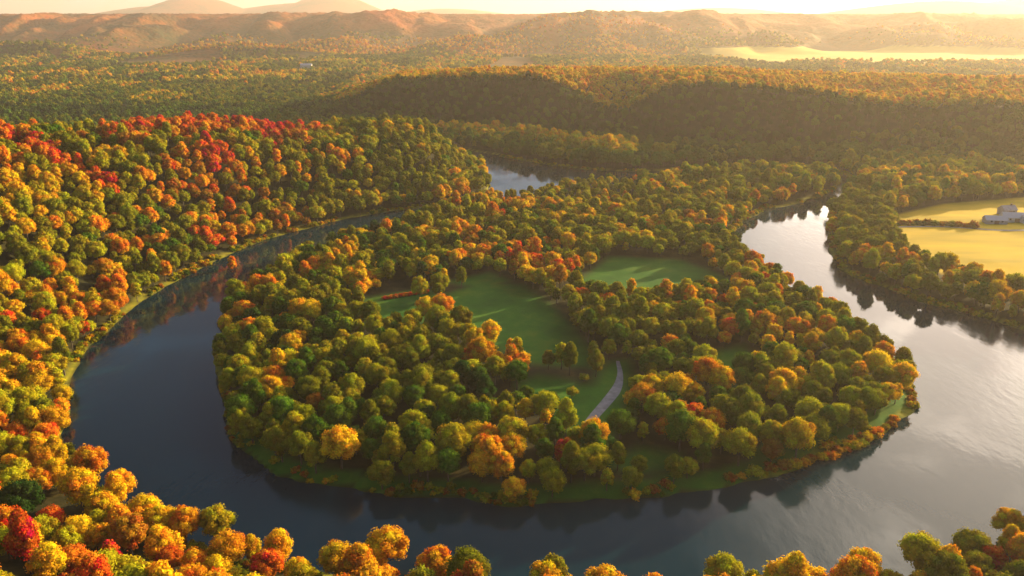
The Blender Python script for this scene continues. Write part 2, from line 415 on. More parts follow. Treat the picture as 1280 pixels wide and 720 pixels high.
# kinds: (rx, rz, cz, lobes, lobe radius, top taper)
KIND = [(5.6,5.4,9.6,26,1.95,.0),(6.3,4.9,9.2,30,1.9,.05),(5.0,6.5,10.4,26,1.75,.3),(6.0,5.6,9.8,34,1.75,.1),(5.3,5.2,9.2,17,2.4,.0),(4.0,7.2,10.6,22,1.7,.55)]
near_cr, near_tr = [], []
for k, (rx, rz, cz, nl, lr, tp) in enumerate(KIND):
    near_cr.append(crown_mesh('crown', 100+k, rx, rz, cz, nl, lr, 4600, .31, M_leaf, top=tp))
    near_tr.append(trunk_mesh('trunk', 100+k, 15, cz, rx, M_bark))
protos = bpy.data.collections.new('woodland_sources')
def add_proto(name, me): o = bpy.data.objects.new(name, me); protos.objects.link(o)
def merge_trunk(me, tr):
    bm = bmesh.new(); bm.from_mesh(me); n0 = len(bm.faces); bm.from_mesh(tr); bm.faces.ensure_lookup_table()
    for f in bm.faces[n0:]: f.material_index = 1
    bm.to_mesh(me); bm.free(); me.materials.append(M_bark)
for k, (rx, rz, cz, nl, lr, tp) in enumerate(KIND):      # 0..5 middle distance
    me = crown_mesh('wood_crown', 200+k, rx, rz, cz, nl, lr, 1300, .5, M_leafi, core=ICO2, top=tp)
    merge_trunk(me, trunk_mesh('wood_trunk', 200+k, 15, cz, rx, M_bark)); add_proto('a%02d' % k, me)
for k, (rx, rz, cz, nl, lr, tp) in enumerate(KIND[:4]):  # 6..9 far away
    me = crown_mesh('wood_crown_small', 300+k, rx, rz, cz-1.5, 10, lr*1.25, 160, .95, M_leafi, core=ICO1, top=tp); add_proto('b%02d' % k, me)
for k in range(3): add_proto('c%02d' % k, crown_mesh('bush', 420+k, 2.0, 1.2, .9, 8, .9, 260, .3, M_leafi, core=ICO1))

# ------------------------------------------------------------------ planting
TINT = {'scarlet': (.56,.06,.012), 'red-orange': (.64,.15,.014), 'orange': (.70,.28,.013), 'golden': (.68,.39,.012), 'yellow-green': (.38,.33,.011),
        'olive': (.22,.21,.010), 'green': (.09,.15,.010), 'dark green': (.035,.07,.012), 'rust': (.38,.15,.014)}
NAMES = list(TINT); TC = np.array([TINT[n] for n in NAMES])
def jitter_grid(x0, x1, y0, y1, sp_, seed):
    r = np.random.default_rng(seed)
    gx = np.arange(x0, x1, sp_); gy = np.arange(y0, y1, sp_*.88)
    X, Y = np.meshgrid(gx, gy); X = X+((np.arange(len(gy)) % 2)*sp_*.5)[:, None]
    X = X+r.uniform(-.33, .33, X.shape)*sp_; Y = Y+r.uniform(-.33, .33, Y.shape)*sp_
    return X.ravel(), Y.ravel()
parts_ = []
for (x0, x1, y0, y1, sp_, seed) in ((-620,900,90,560,8.1,1),(-900,1000,560,960,8.6,2),(-1250,1350,960,1900,10.6,3),(-2300,2500,1900,3250,15.0,4),(-3100,3200,3250,4300,17.0,5)):
    X, Y = jitter_grid(x0, x1, y0, y1, sp_, seed)
    h, ds_, wa, ii, io, dc_, mh_, far_, aw = HT(X, Y, True)
    u, v, dep = project(X, Y, h+9)
    k = ~wa & (u > np.where(Y < 600, -420, -140)) & (u < np.where(Y < 600, 1800, 1440)) & (v < 980) & (Y > 60)
    k &= ds_ > np.where(ii, 2.0, 1.6)
    k &= ~(ii & (Y < 290) & (X < 90) & (ds_ < 1.5))
    k &= ~(ii & (Y < 330) & (X >= 90) & (ds_ < 4))
    for P in meadows: k &= (poly_mask(X, Y, P, 2) < .35) | ((P is meadows[1]) & (fbm(X/13, Y/13, 2, 90) > .56))
    k &= poly_mask(X, Y, [G(474,384,3), G(474,362,3), G(545,354,3), G(545,376,3)], 2) < .5
    k &= poly_mask(X, Y, field, 2) < .3
    if y0 > 3000:
        k &= (far_ > 2) & (np.random.default_rng(9).random(len(X)) < .9-(Y-3250)/1150) & ~((X > 800) & (far_ < 25))
    elif y0 > 1800:
        k &= ~((X > 800) & (Y > 2900)); k &= fbm(X/45, Y/60, 3, 12) > .40; k &= ~(fbm(X/150, Y/420, 2, 35) > .66)
        k &= far_ < 60
    k &= np.random.default_rng(seed+50).random(len(X)) > np.where(ii, .14, .05)
    parts_.append(np.stack([X, Y, h, ds_, ii, mh_, aw, dc_], 1)[k])
T = np.concatenate(parts_); 
n = len(T); X, Y, Z = T[:, 0], T[:, 1], T[:, 2]; II = T[:, 4] > .5; AW = T[:, 6] > .5; DS = T[:, 3]; MH = T[:, 5]; DC = T[:, 7]
U, Vv, DEP = project(X, Y, Z+9)
q = .5*rng.random(n)+.75*fbm(X/17, Y/17, 2, 72)+.75*fbm(X/48, Y/48, 2, 73)
q = np.argsort(np.argsort(q))/n; reg = fbm(X/75, Y/75, 4, 70); reg2 = fbm(X/28, Y/28, 3, 71)
ci = np.zeros(n, int)
def pick(mask, probs):           # probs: list of (name, weight)
    w = np.array([p[1] for p in probs], float); w = np.cumsum(w/w.sum()); k = np.searchsorted(w, q[mask]); k = np.minimum(k, len(w)-1)
    ci[mask] = np.array([NAMES.index(p[0]) for p in probs])[k]
hillL = ~II & ~AW
pass
crown_top = hillL & (Vv < 235) & (reg2 > .42)
pick(II, [('olive',34),('yellow-green',30),('green',24),('dark green',5),('golden',5),('orange',2)])
pick(II & (reg2 > .63), [('yellow-green',34),('golden',32),('orange',24),('rust',6),('red-orange',4)])
pick(II & (U > 930), [('olive',28),('yellow-green',36),('green',10),('golden',18),('orange',10)])
pick(II & (Y > 640), [('olive',30),('yellow-green',34),('green',10),('golden',18),('orange',12)])
pick(hillL, [('golden',6),('yellow-green',24),('olive',42),('green',14),('rust',6),('orange',8)])
pick(hillL & (reg > .60), [('golden',13),('yellow-green',22),('olive',25),('orange',20),('rust',12),('red-orange',8)])
pick(hillL & (U < 150) & (Vv > 330), [('golden',24),('orange',20),('yellow-green',26),('olive',24),('red-orange',6)])
redband = hillL & (((Vv < 163) & (U < 420)) | (np.abs(Vv-(160+U*.48)) < 11)*(U < 150) | (np.hypot((U-268)/28, (Vv-192)/18) < 1) | (np.hypot((U-350)/30, (Vv-165)/16) < 1))
pick(redband & (q < .8), [('red-orange',42),('scarlet',24),('orange',22),('rust',12)])
pick(redband & (np.hypot((U-350)/30, (Vv-165)/16) < 1), [('scarlet',70),('rust',30)])
pick(hillL & (U > 400), [('olive',40),('yellow-green',28),('green',10),('golden',12),('orange',8)])
pick(hillL & (Vv > 560), [('golden',34),('orange',20),('yellow-green',22),('olive',12),('rust',7),('red-orange',5)])
pick(hillL & (Vv > 560) & (U > 850), [('golden',32),('orange',10),('yellow-green',30),('olive',24)])
pick(AW & (Y < 940), [('olive',34),('yellow-green',30),('green',20),('golden',16)])
pick(AW & (Y >= 880), [('green',46),('olive',32),('dark green',22)])
yb_ = np.interp(X, [-420,-330,-120,0,150,300,420,600,900,1500], [1270,1260,1190,1130,1040,960,905,835,820,900])
pick(AW & (Y >= 790) & (Y-yb_ < 150) & (Y-yb_ > -25), [('green',40),('dark green',60)])  # dark palette puts the hill face's shade into the tree colours
pick(AW & (Y > 850) & (Y < 960) & (X > 20) & (X < 520), [('green',60),('dark green',20),('olive',20)])  # shade at the hill foot painted in as darker tree colours
pick(AW & (Y-yb_ > 132) & (MH > 12), [('golden',72),('orange',14),('yellow-green',14)])  # brighter palette: sunlight on the hill top put into tree colours
pn = fbm(X/110, Y/260, 3, 19)
pick(AW & (Y > 1500) & (MH < 8) & (pn > .5), [('green',40),('olive',34),('dark green',26)])
pick(AW & (Y > 1500) & (MH < 8) & (pn <= .5), [('green',20),('olive',18),('yellow-green',34),('golden',20),('orange',8)])
scl = rng.uniform(.52, .98, n)*np.where(II, .95, 1.0)*np.where(Y > 3240, 1.2, np.where(Y > 1900, 1.3, 1))
FAR_ = T[:, 5]*0+np.where(Y > 3240, Z, 0); uf = fbm(X/500, Y/700, 3, 15)
pick((Y > 3240) & (Z < 95), [('green',34),('olive',34),('yellow-green',22),('golden',10)])
pick((Y > 3240) & (Z < 95) & (uf > .52), [('orange',34),('golden',34),('olive',20),('rust',12)])
pick((Y > 3240) & (Z >= 95), [('orange',38),('red-orange',24),('rust',22),('golden',16)])
scl[AW & (Y < 940)] *= 1.22
scl[AW & (Y >= 840) & (MH > 1) & (Y-yb_ < 130)] *= .85
scl[hillL & (Vv > 560)] *= 1.0
kd = rng.integers(0, 6, n)
# trees one can point to: (u, v of crown centre, colour, scale, kind, height stretch)
accents = [(30,678,'scarlet',1.05,5,1.45),(25,622,'dark green',1.25,1,.95),(140,702,'scarlet',.75,5,1.3),(62,648,'scarlet',.75,4,1),(92,700,'red-orange',.8,4,1),
 (5,655,'red-orange',1.0,0,1),(58,545,'red-orange',.9,0,1),(20,540,'red-orange',.8,4,1),(45,600,'orange',.95,1,1),(150,606,'orange',1.0,3,1),(98,610,'golden',1.15,0,1),
 (210,702,'scarlet',.8,4,1),(335,706,'red-orange',.85,1,1),(60,708,'golden',1.05,2,1),(160,665,'rust',1.1,3,1),(180,640,'golden',1.0,0,1),(270,650,'yellow-green',1,1,1),(230,655,'orange',1,3,1),
 (482,682,'golden',1.2,1,1),(545,706,'orange',1.1,3,.9),(420,700,'golden',1,0,1),(905,716,'yellow-green',1.05,0,.9),(988,718,'golden',1.0,1,.9),(1080,706,'golden',1,3,1),
 (1240,700,'scarlet',.7,4,1),(1262,655,'golden',1.0,3,.85),(1215,680,'olive',1.0,1,.9),(1150,690,'yellow-green',1.1,0,1),
 (130,357,'red-orange',.95,2,1),(150,372,'scarlet',.7,5,1),(52,395,'red-orange',.9,1,1),(50,340,'green',1,0,1),(290,330,'orange',.8,5,1),(190,325,'orange',.9,5,1.1),
 (600,440,'orange',1.2,0,1.05),(585,448,'red-orange',.95,4,1),(708,566,'scarlet',.9,3,1.1),(552,380,'orange',1.2,1,1),(532,385,'golden',1.1,0,1),(357,480,'orange',.75,4,1),
 (395,503,'red-orange',.8,4,.9),(868,517,'red-orange',.85,0,1),(890,528,'orange',1.0,3,1),(850,512,'rust',.8,1,1),(832,535,'red-orange',.8,4,.9),(838,430,'orange',.9,0,1),
 (565,553,'yellow-green',1.2,0,1.1),(998,545,'golden',1.15,0,1.15),(1034,528,'green',1.0,2,1.1),(625,332,'yellow-green',.9,0,1),(520,318,'golden',.8,0,1),(478,292,'golden',.9,0,1),
 (470,354,'golden',.6,4,1),(940,386,'red-orange',.8,4,1),(955,350,'red-orange',.9,0,1),(728,368,'red-orange',1.0,1,.9),(760,376,'orange',1,1,1),(700,345,'orange',1.05,2,1.1),
 (792,512,'green',.8,5,.9),(730,472,'yellow-green',.42,4,.8),(715,490,'yellow-green',.5,4,.9),(640,540,'yellow-green',1.1,1,1),(640,560,'golden',1.0,3,1),(425,556,'golden',1.25,1,1.05),
 (1130,470,'golden',1.05,0,1),(1105,440,'orange',.95,3,1),(925,558,'yellow-green',1.1,0,1),(965,560,'rust',.75,4,1),(880,570,'green',.75,5,1),
 (1295,205,'golden',1.15,0,1),(1243,207,'golden',1.1,0,1),(1190,214,'golden',1.1,0,1),(1165,228,'golden',1.1,0,1),(1140,233,'yellow-green',1.2,0,1),(1040,214,'golden',1.1,1,1)]
def drop(u, v, hc):
    d = ray(u, v)
    ts = np.concatenate([np.arange(120, 1300, 1.5)]); xs, yy, zz = d[0]*ts, d[1]*ts, CAMZ+d[2]*ts
    g = HT(xs, yy)+hc; k = np.argmax(zz < g); return xs[k], yy[k], g[k]-hc
acc = []
for (u, v, cn, s_, kk, st) in accents:
    s_ = s_*.85; x, y, z = drop(u, v, 9.5*s_*st); acc.append((x, y, z, NAMES.index(cn), s_, kk, st))
A = np.array([[a[0], a[1]] for a in acc]); AS = np.array([a[4] for a in acc])
dA = np.hypot(X[:, None]-A[None, :, 0], Y[:, None]-A[None, :, 1])
keep = (dA > 6.8*AS[None]+1.2).all(1)
X, Y, Z, ci, scl, kd, II, AW = [a[keep] for a in (X, Y, Z, ci, scl, kd, II, AW)]
Ub, Vb, _ = project(X, Y, Z)
scl = np.where(II & (Ub > 560) & (Ub < 800) & (Vb < 262), scl*.72, scl)
spit = [G(*p) for p in [(560,172),(640,178),(700,186),(745,196),(770,206)]]
dsp, _ = seg_dist(X, Y, spit); sm_ = AW & (dsp < 24); scl = np.where(sm_, scl*1.3, scl); ci = np.where(sm_, rng.choice([NAMES.index('golden'), NAMES.index('yellow-green')], len(X)), ci)
stz = rng.uniform(.88, 1.2, len(X))
X = np.append(X, [a[0] for a in acc]); Y = np.append(Y, [a[1] for a in acc]); Z = np.append(Z, [a[2] for a in acc])
ci = np.append(ci, [a[3] for a in acc]).astype(int); scl = np.append(scl, [a[4] for a in acc]); kd = np.append(kd, [a[5] for a in acc]).astype(int); stz = np.append(stz, [a[6] for a in acc])
isacc = np.zeros(len(X), bool); isacc[-len(acc):] = True
n = len(X)
tint = TC[ci]*rng.uniform(.82, 1.2, (n, 1))*rng.uniform(.93, 1.07, (n, 3))
rot = rng.uniform(0, 6.28, n)
U, Vv, DEP = project(X, Y, Z+9*scl)
# visible size of each crown: paint discs far to near, count what stays
BW, BH = 640, 360
buf = np.full((BH, BW), -1, int)
RX = np.array([k[0] for k in KIND])
for i in np.argsort(-DEP):
    if DEP[i] > 1000: continue
    r_ = F*RX[kd[i]]*scl[i]/DEP[i]/2; rv_ = F*6*scl[i]*stz[i]/DEP[i]/2; cx, cy = U[i]/2, Vv[i]/2
    x0, x1, y0, y1 = int(max(0, cx-r_)), int(min(BW-1, cx+r_)), int(max(0, cy-rv_)), int(min(BH-1, cy+rv_))
    if x1 < x0 or y1 < y0: continue
    gy, gx = np.mgrid[y0:y1+1, x0:x1+1]
    m = ((gx-cx)/max(r_, .5))**2+((gy-cy)/max(rv_, .5))**2 < 1
    sub = buf[y0:y1+1, x0:x1+1]; sub[m] = i
vis = np.bincount(buf[buf >= 0].ravel(), minlength=n)
order = np.argsort(-(vis+isacc*8)); things = order[:300]; isth = np.zeros(n, bool); isth[things] = True
print('trees', n, 'min visible', vis[things].min()*4)

# ------------------------------------------------------------------ labels
def area_of(x, y, u, v, i):
    h, d_, wa, ii, io, dc_, mh_, far_, aw = [float(np.ravel(a)[0]) for a in HT(np.array([x]), np.array([y]), True)]
    if ii:
        if d_ < 26 and y < 300: return "on the peninsula's front shore"
        if d_ < 22 and u < 420: return "on the peninsula's left shore"
        if d_ < 26 and u > 900: return "on the peninsula's right shore"
        for P, t in ((meadows[0], 'beside the large shaded meadow'), (meadows[3], 'beside the grey lane'), (meadows[2], 'beside the small right meadow'), (meadows[1], 'beside the sunlit left clearing'), (meadows[4], "beside the shady right gap")):
            dd, _ = seg_dist(np.array([x]), np.array([y]), P, True)
            if dd[0] < 16: return t
        if y < 330: return "behind the peninsula's front tree row"
        if u < 470: return "in the peninsula's left wood"
        if u > 780: return "in the peninsula's right wood"
        return "in the peninsula's middle wood"
    if aw: return 'between the golden field and the river'
    if y < 300 and u > 800: return "on the lower right bank"
    if d_ < 24 and y < 320: return "on the near riverbank"
    if y < 300: return "on the lower left hillside" if u < 350 else 'on the near slope below the river'
    if d_ < 26: return 'at the foot of the left hillside'
    if v > 330: return 'low on the left hillside'
    return 'high on the left hillside'
ORD = ['first','second','third','fourth','fifth','sixth','seventh','eighth','ninth','tenth','eleventh','twelfth','thirteenth','fourteenth','fifteenth','sixteenth','seventeenth','eighteenth','nineteenth','twentieth']
def shape_word(k, s_, st):
    if k == 5: return 'slender' if s_*st < 1.1 else 'tall slender'
    if s_ < .88: return 'small'
    if s_ > 1.1: return 'big broad' if k in (1, 3) else 'big'
    return {0: 'rounded', 1: 'broad', 2: 'upright', 3: 'spreading', 4: 'bushy'}[k]
info = []
for i in things:
    info.append(dict(i=int(i), c=NAMES[ci[i]], s=shape_word(kd[i], scl[i], stz[i]), a=area_of(X[i], Y[i], U[i], Vv[i], i), u=U[i], v=Vv[i]))
for t in info:          # nearest neighbours seen beside it
    t['nb'] = None
    best = None
    for o in info:
        if o is t or o['c'] == t['c']: continue
        du, dv = o['u']-t['u'], o['v']-t['v']; dd = math.hypot(du, dv)
        if dd < 60 and (best is None or dd < best[0]) :
            rel = ('right of' if du < 0 else 'left of') if abs(du) > abs(dv) else ('in front of' if dv < 0 else 'behind')
            best = (dd, rel, o['c'])
    if best: t['nb'] = '%s a %s one' % (best[1], best[2]) if best[2][0] not in 'o' else '%s an %s one' % (best[1], best[2])
def words(s_): return len(s_.split())
groups_ = {}
for t in info:
    t['label'] = '%s %s tree %s' % (t['s'], t['c'], t['a']) + (', '+t['nb'] if t['nb'] else '')
    groups_.setdefault(t['label'], []).append(t)
for k_, lst in groups_.items():
    if len(lst) == 1: continue
    lst.sort(key=lambda t: t['u'])
    for j, t in enumerate(lst):
        t['label'] = k_+', '+('leftmost' if j == 0 else 'rightmost' if j == len(lst)-1 else ORD[j]+' from left')
        if len(t['label'].split()) > 16: t['label'] = t['label'].replace('behind the peninsula\'s front tree row', 'behind the front tree row').replace(' from left', '')
labs = [t['label'] for t in info]
print('labels', len(labs), 'distinct', len(set(labs)), 'longest', max(words(l) for l in labs))

for t in info:
    i = t['i']
    root = bpy.data.objects.new('broadleaf_tree', None); col.objects.link(root)
    root.empty_display_size = 2; root.location = (X[i], Y[i], Z[i]); root.rotation_euler = (0, 0, rot[i]); root.scale = (scl[i], scl[i], scl[i]*stz[i])
    tag(root, t['label'][0].upper()+t['label'][1:] if False else t['label'], 'tree', 'autumn trees around the river bend')
    k = kd[i]
    c = bpy.data.objects.new('crown', near_cr[k]); c.parent = root; c.color = (*[float(a) for a in tint[i]], 1); col.objects.link(c)
    tr = bpy.data.objects.new('trunk', near_tr[k]); tr.parent = root; col.objects.link(tr)

# bushes along the water's edge belong to the same woodland
bx, by = jitter_grid(-700, 900, 170, 960, 2.9, 77)
h_, d_, wa_, ii_, _io, _dc, _mh, _fa, aw_ = HT(bx, by, True); bu, bv, _ = project(bx, by, h_)
kb = ~wa_ & (d_ < 4.5) & (d_ > .3) & (bu > -80) & (bu < 1360) & (bv < 800) & (fbm(bx/14, by/14, 2, 500) > .44)
kb &= ~(ii_ & (bv > 560) & (bu > 850))
bx, by, h_ = bx[kb], by[kb], h_[kb]; nb = len(bx)
bc = rng.choice([NAMES.index(q_) for q_ in ('olive','yellow-green','yellow-green','golden','green','rust')], nb)
hl = smooth([G(u, v, 3.5) for u, v in [(1122,281),(1160,280),(1200,283),(1225,285)]], 2, False); H2 = np.array(hl); hc_ = np.append(0, np.cumsum(np.hypot(*np.diff(H2, axis=0).T)))
hp = np.arange(0, hc_[-1], 2.2); hx_ = np.interp(hp, hc_, H2[:, 0])+rng.uniform(-1.5, 1.5, len(hp)); hy_ = np.interp(hp, hc_, H2[:, 1])+rng.uniform(-2, 3, len(hp))
bx, by, h_ = np.append(bx, hx_), np.append(by, hy_), np.append(h_, HT(hx_, hy_)); bc = np.append(bc, rng.choice([NAMES.index('olive'), NAMES.index('rust'), NAMES.index('dark green')], len(hp))); 
n0 = n
X, Y, Z = np.append(X, bx), np.append(Y, by), np.append(Z, h_); tint = np.concatenate([tint, TC[bc]*rng.uniform(.8, 1.1, (len(bc), 1))])
sb_ = rng.uniform(.5, 1.15, nb); nb = len(bx); scl = np.append(scl, np.append(sb_, rng.uniform(.9, 1.9, nb-len(sb_)))); stz = np.append(stz, rng.uniform(.8, 1.2, nb)); rot = np.append(rot, rng.uniform(0, 6.28, nb))
isth = np.append(isth, np.zeros(nb, bool)); n = len(X)
r_ = ~isth
pid = np.append(np.where(DEP > 1250, 6+kd % 4, kd), 10+rng.integers(0, 3, nb)); print('bushes', nb)
me = bpy.data.meshes.new('woodland'); m_ = int(r_.sum()); me.vertices.add(m_)
me.vertices.foreach_set('co', np.stack([X, Y, Z], 1)[r_].astype(np.float32).ravel())
a = me.attributes.new('pid', 'INT', 'POINT'); a.data.foreach_set('value', pid[r_].astype(np.int32))
a = me.attributes.new('rz', 'FLOAT', 'POINT'); a.data.foreach_set('value', rot[r_].astype(np.float32))
a = me.attributes.new('sv', 'FLOAT_VECTOR', 'POINT'); a.data.foreach_set('vector', np.stack([scl, scl, scl*stz], 1)[r_].astype(np.float32).ravel())
a = me.attributes.new('tint', 'FLOAT_COLOR', 'POINT'); a.data.foreach_set('color', np.concatenate([tint, np.ones((n, 1))], 1)[r_].astype(np.float32).ravel())
wood = bpy.data.objects.new('woodland', me); col.objects.link(wood); tag(wood, 'mixed autumn woodland covering hills, banks and plain', kind='stuff')
ng = bpy.data.node_groups.new('plant_woodland', 'GeometryNodeTree')
ng.interface.new_socket('Geometry', in_out='INPUT', socket_type='NodeSocketGeometry'); ng.interface.new_socket('Geometry', in_out='OUTPUT', socket_type='NodeSocketGeometry')
gi, go = ng.nodes.new('NodeGroupInput'), ng.nodes.new('NodeGroupOutput')
iop = ng.nodes.new('GeometryNodeInstanceOnPoints'); ci_ = ng.nodes.new('GeometryNodeCollectionInfo')
ci_.inputs['Collection'].default_value = protos; ci_.inputs['Separate Children'].default_value = True; ci_.inputs['Reset Children'].default_value = True
def nattr(nm, ty):
    x = ng.nodes.new('GeometryNodeInputNamedAttribute'); x.data_type = ty; x.inputs['Name'].default_value = nm; return x.outputs['Attribute']
cx = ng.nodes.new('ShaderNodeCombineXYZ'); L = ng.links
L.new(nattr('rz', 'FLOAT'), cx.inputs['Z'])
L.new(gi.outputs[0], iop.inputs['Points']); L.new(ci_.outputs[0], iop.inputs['Instance']); iop.inputs['Pick Instance'].default_value = True
L.new(nattr('pid', 'INT'), iop.inputs['Instance Index']); L.new(cx.outputs[0], iop.inputs['Rotation']); L.new(nattr('sv', 'FLOAT_VECTOR'), iop.inputs['Scale'])
L.new(iop.outputs[0], go.inputs[0])
md = wood.modifiers.new('plant', 'NODES'); md.node_group = ng

# ------------------------------------------------------------------ paths
def ribbon(name, pts_px, widths, mat, lift=.12):
    P = smooth([G(u, v, 3.3) for u, v in pts_px], 2, False); n_ = len(P); V = []; 
    wi = np.interp(np.linspace(0, 1, n_), np.linspace(0, 1, len(widths)), widths)
    fine = []
    for i in range(n_):
        a, b = P[max(i-1, 0)], P[min(i+1, n_-1)]; dx, dy = b[0]-a[0], b[1]-a[1]; l = math.hypot(dx, dy)+1e-9
        for s_ in (-1, -.5, 0, .5, 1): fine.append((P[i][0]-dy/l*wi[i]*.5*s_, P[i][1]+dx/l*wi[i]*.5*s_))
    A_ = np.array(fine); z = HT(A_[:, 0], A_[:, 1])+lift
    V = [(a[0], a[1], zz) for a, zz in zip(fine, z)]
    Fc = [(i*5+k, i*5+k+1, (i+1)*5+k+1, (i+1)*5+k) for i in range(n_-1) for k in range(4)]
    return mesh_obj(name, V, Fc, mat)
M_lane = simple('lane_surface', (.20,.20,.22), .8, .4, .25, .2)
M_track = simple('dirt_track', (.30,.24,.20), .9, .4, .3, .2)
tag(ribbon('lane', [(772,452),(776,468),(772,486),(759,503),(742,522),(728,540),(716,556)], [1.5,2.5,5,4.5,3.5,3], M_lane), kind='structure')
#tag(ribbon('path', [(770,556),(800,560),(835,556),(870,548)], [3,3,3,3], M_track), kind='structure')
tag(ribbon('farm_track', [(1118,284),(1180,283),(1240,287),(1300,290),(1420,292)], [3.5,3.5,4,4,4], M_track), kind='structure')

# ------------------------------------------------------------------ buildings
M_wallw = simple('white_boards', (.5,.48,.46), .7, .5, .08)
M_wallg = simple('grey_boards', (.30,.28,.30), .8, .5, .15)
M_roofw = simple('pale_metal_roof', (.42,.41,.44), .5, .3, .06)
M_roofg = simple('slate_roof', (.22,.21,.25), .6, .5, .2)
M_door = simple('door_paint', (.16,.09,.06), .6, .5, .1)
M_glass = simple('window_glass', (.03,.04,.05), .1, .5, .1)
def boxm(bm, x0, x1, y0, y1, z0, z1):
    vs = [bm.verts.new(p) for p in ((x0,y0,z0),(x1,y0,z0),(x1,y1,z0),(x0,y1,z0),(x0,y0,z1),(x1,y0,z1),(x1,y1,z1),(x0,y1,z1))]
    for f in ((3,2,1,0),(4,5,6,7),(0,1,5,4),(1,2,6,5),(2,3,7,6),(3,0,4,7)): bm.faces.new([vs[i] for i in f])
def bmo(name, bm, mat, parent):
    bmesh.ops.recalc_face_normals(bm, faces=bm.faces); me = bpy.data.meshes.new(name); bm.to_mesh(me); bm.free(); me.materials.append(mat)
    o = bpy.data.objects.new(name, me); col.objects.link(o); o.parent = parent; return o
def building(name, label, cat, loc, rz, L_, W_, H_, RH, wm, rm, group=None, chimney=False):
    root = bpy.data.objects.new(name, None); col.objects.link(root); root.location = loc; root.rotation_euler = (0, 0, rz); tag(root, label, cat, group)
    bm = bmesh.new(); hx, hy = L_/2, W_/2
    v = [bm.verts.new(p) for p in ((-hx,-hy,-.6),(hx,-hy,-.6),(hx,hy,-.6),(-hx,hy,-.6),(-hx,-hy,H_),(hx,-hy,H_),(hx,hy,H_),(-hx,hy,H_),(-hx,0,H_+RH),(hx,0,H_+RH))]
    for f in ((0,1,5,4),(2,3,7,6),(1,2,6,9,5),(3,0,4,8,7),(0,3,2,1)): bm.faces.new([v[i] for i in f])
    bmo('wall', bm, wm, root)
    bm = bmesh.new(); e = .5; t = .25; k = RH/hy
    prof = [(-hy-e, H_-e*k+.02), (0, H_+RH+.02), (hy+e, H_-e*k+.02), (hy+e, H_-e*k+t), (0, H_+RH+t+.05), (-hy-e, H_-e*k+t)]
    a = [bm.verts.new((-hx-.4, p[0], p[1])) for p in prof]; b = [bm.verts.new((hx+.4, p[0], p[1])) for p in prof]
    for i in range(6): bm.faces.new([a[i], a[(i+1) % 6], b[(i+1) % 6], b[i]])
    for s_ in (a, b): bm.faces.new([s_[0], s_[1], s_[4], s_[5]]); bm.faces.new([s_[1], s_[2], s_[3], s_[4]])
    rf = bmo('roof', bm, rm, root)
    if chimney:
        bm = bmesh.new(); boxm(bm, hx*.4, hx*.4+1, -.5, .5, H_+RH*.6, H_+RH+1.6); bmo('chimney', bm, M_door, rf)
    bm = bmesh.new(); boxm(bm, -1.8, 1.8, -hy-.08, -hy+.05, -.3, min(3.4, H_-.5)); d = bmo('door', bm, M_door, root)
    nwin = max(2, int(L_/7))
    for j in range(nwin):
        x = -hx+(j+.5)*L_/nwin
        if abs(x) < 3: continue
        bm = bmesh.new(); boxm(bm, x-.75, x+.75, -hy-.05, -hy+.05, H_*.45, H_*.45+1.3); bmo('window', bm, M_glass, root)
        bm = bmesh.new(); boxm(bm, x-.9, x+.9, -hy-.12, -hy-.052, H_*.45-.22, H_*.45-.06); bmo('window', bm, wm, root).name = 'sill'
    return root
def at(u, v, z=3.5):
    x, y = G(u, v, z); return (x, y, float(HT(np.array([x]), np.array([y]))[0]))
grp = 'farm buildings beyond the right bank'
building('barn', 'long pale roofed barn at the left end of the farm', 'barn', at(1243,279), R(-8), 16, 8, 3.2, 2.6, M_wallg, M_roofw, grp)
building('barn', 'largest white roofed barn in the middle of the farm', 'barn', at(1268,277), R(-12), 20, 10, 3.8, 3.2, M_wallw, M_roofw, grp)
building('farmhouse', 'grey roofed farmhouse with a chimney behind the barns', 'house', at(1258,268), R(10), 12, 8, 4.5, 3, M_wallg, M_roofg, grp, True)
building('barn', 'low barn cut by the right frame edge beside the golden field', 'barn', at(1292,280), R(-6), 18, 9, 3.4, 2.8, M_wallw, M_roofw, grp)
x, y, z = at(383,85,6); building('warehouse', 'white building alone far out on the wooded plain', 'building', (x, y, z+3), R(4), 34, 16, 9, 4, M_wallw, M_roofw)

# ------------------------------------------------------------------ shrubs and hedge
sh_me = [crown_mesh('foliage', 400+k, 2.0, 1.3, 1.1, 8, .95, 700, .2, M_leaf, core=ICO1) for k in range(3)]
def shrub(x, y, z, c, s_, label, group):
    o = bpy.data.objects.new('shrub', sh_me[random.randrange(3)]); col.objects.link(o)
    o.location = (x, y, z); o.scale = (s_, s_, s_*random.uniform(.8, 1.1)); o.rotation_euler = (0, 0, random.uniform(0, 6.28)); o.color = (*TINT[c], 1)
    tag(o, label, 'shrub', group); return o
line = smooth([G(u, v, 1.5) for u, v in [(905,600),(950,592),(1000,580),(1050,565),(1095,545),(1122,522)]], 3, False)
L2 = np.array(line); cum = np.append(0, np.cumsum(np.hypot(*np.diff(L2, axis=0).T)))
pos = np.arange(3, cum[-1], 4.6); ns_ = len(pos)
for j, p in enumerate(pos):
    x, y = np.interp(p, cum, L2[:, 0])+random.uniform(-1, 1), np.interp(p, cum, L2[:, 1])+random.uniform(0, 2.0)
    cn = random.choice(['golden','orange','golden','rust','yellow-green']) ; z = float(HT(np.array([x]), np.array([y]))[0])
    e = 'leftmost of the row' if j == 0 else 'rightmost of the row' if j == ns_-1 else (ORD[j] if j < 20 else ORD[ns_-1-j])+(' from the left' if j < 20 else ' from the right')
    shrub(x, y, z, cn, random.uniform(.75, 1.35), 'low %s shrub on the sunlit right shore, %s' % (cn, e), 'shrubs along the right shore')

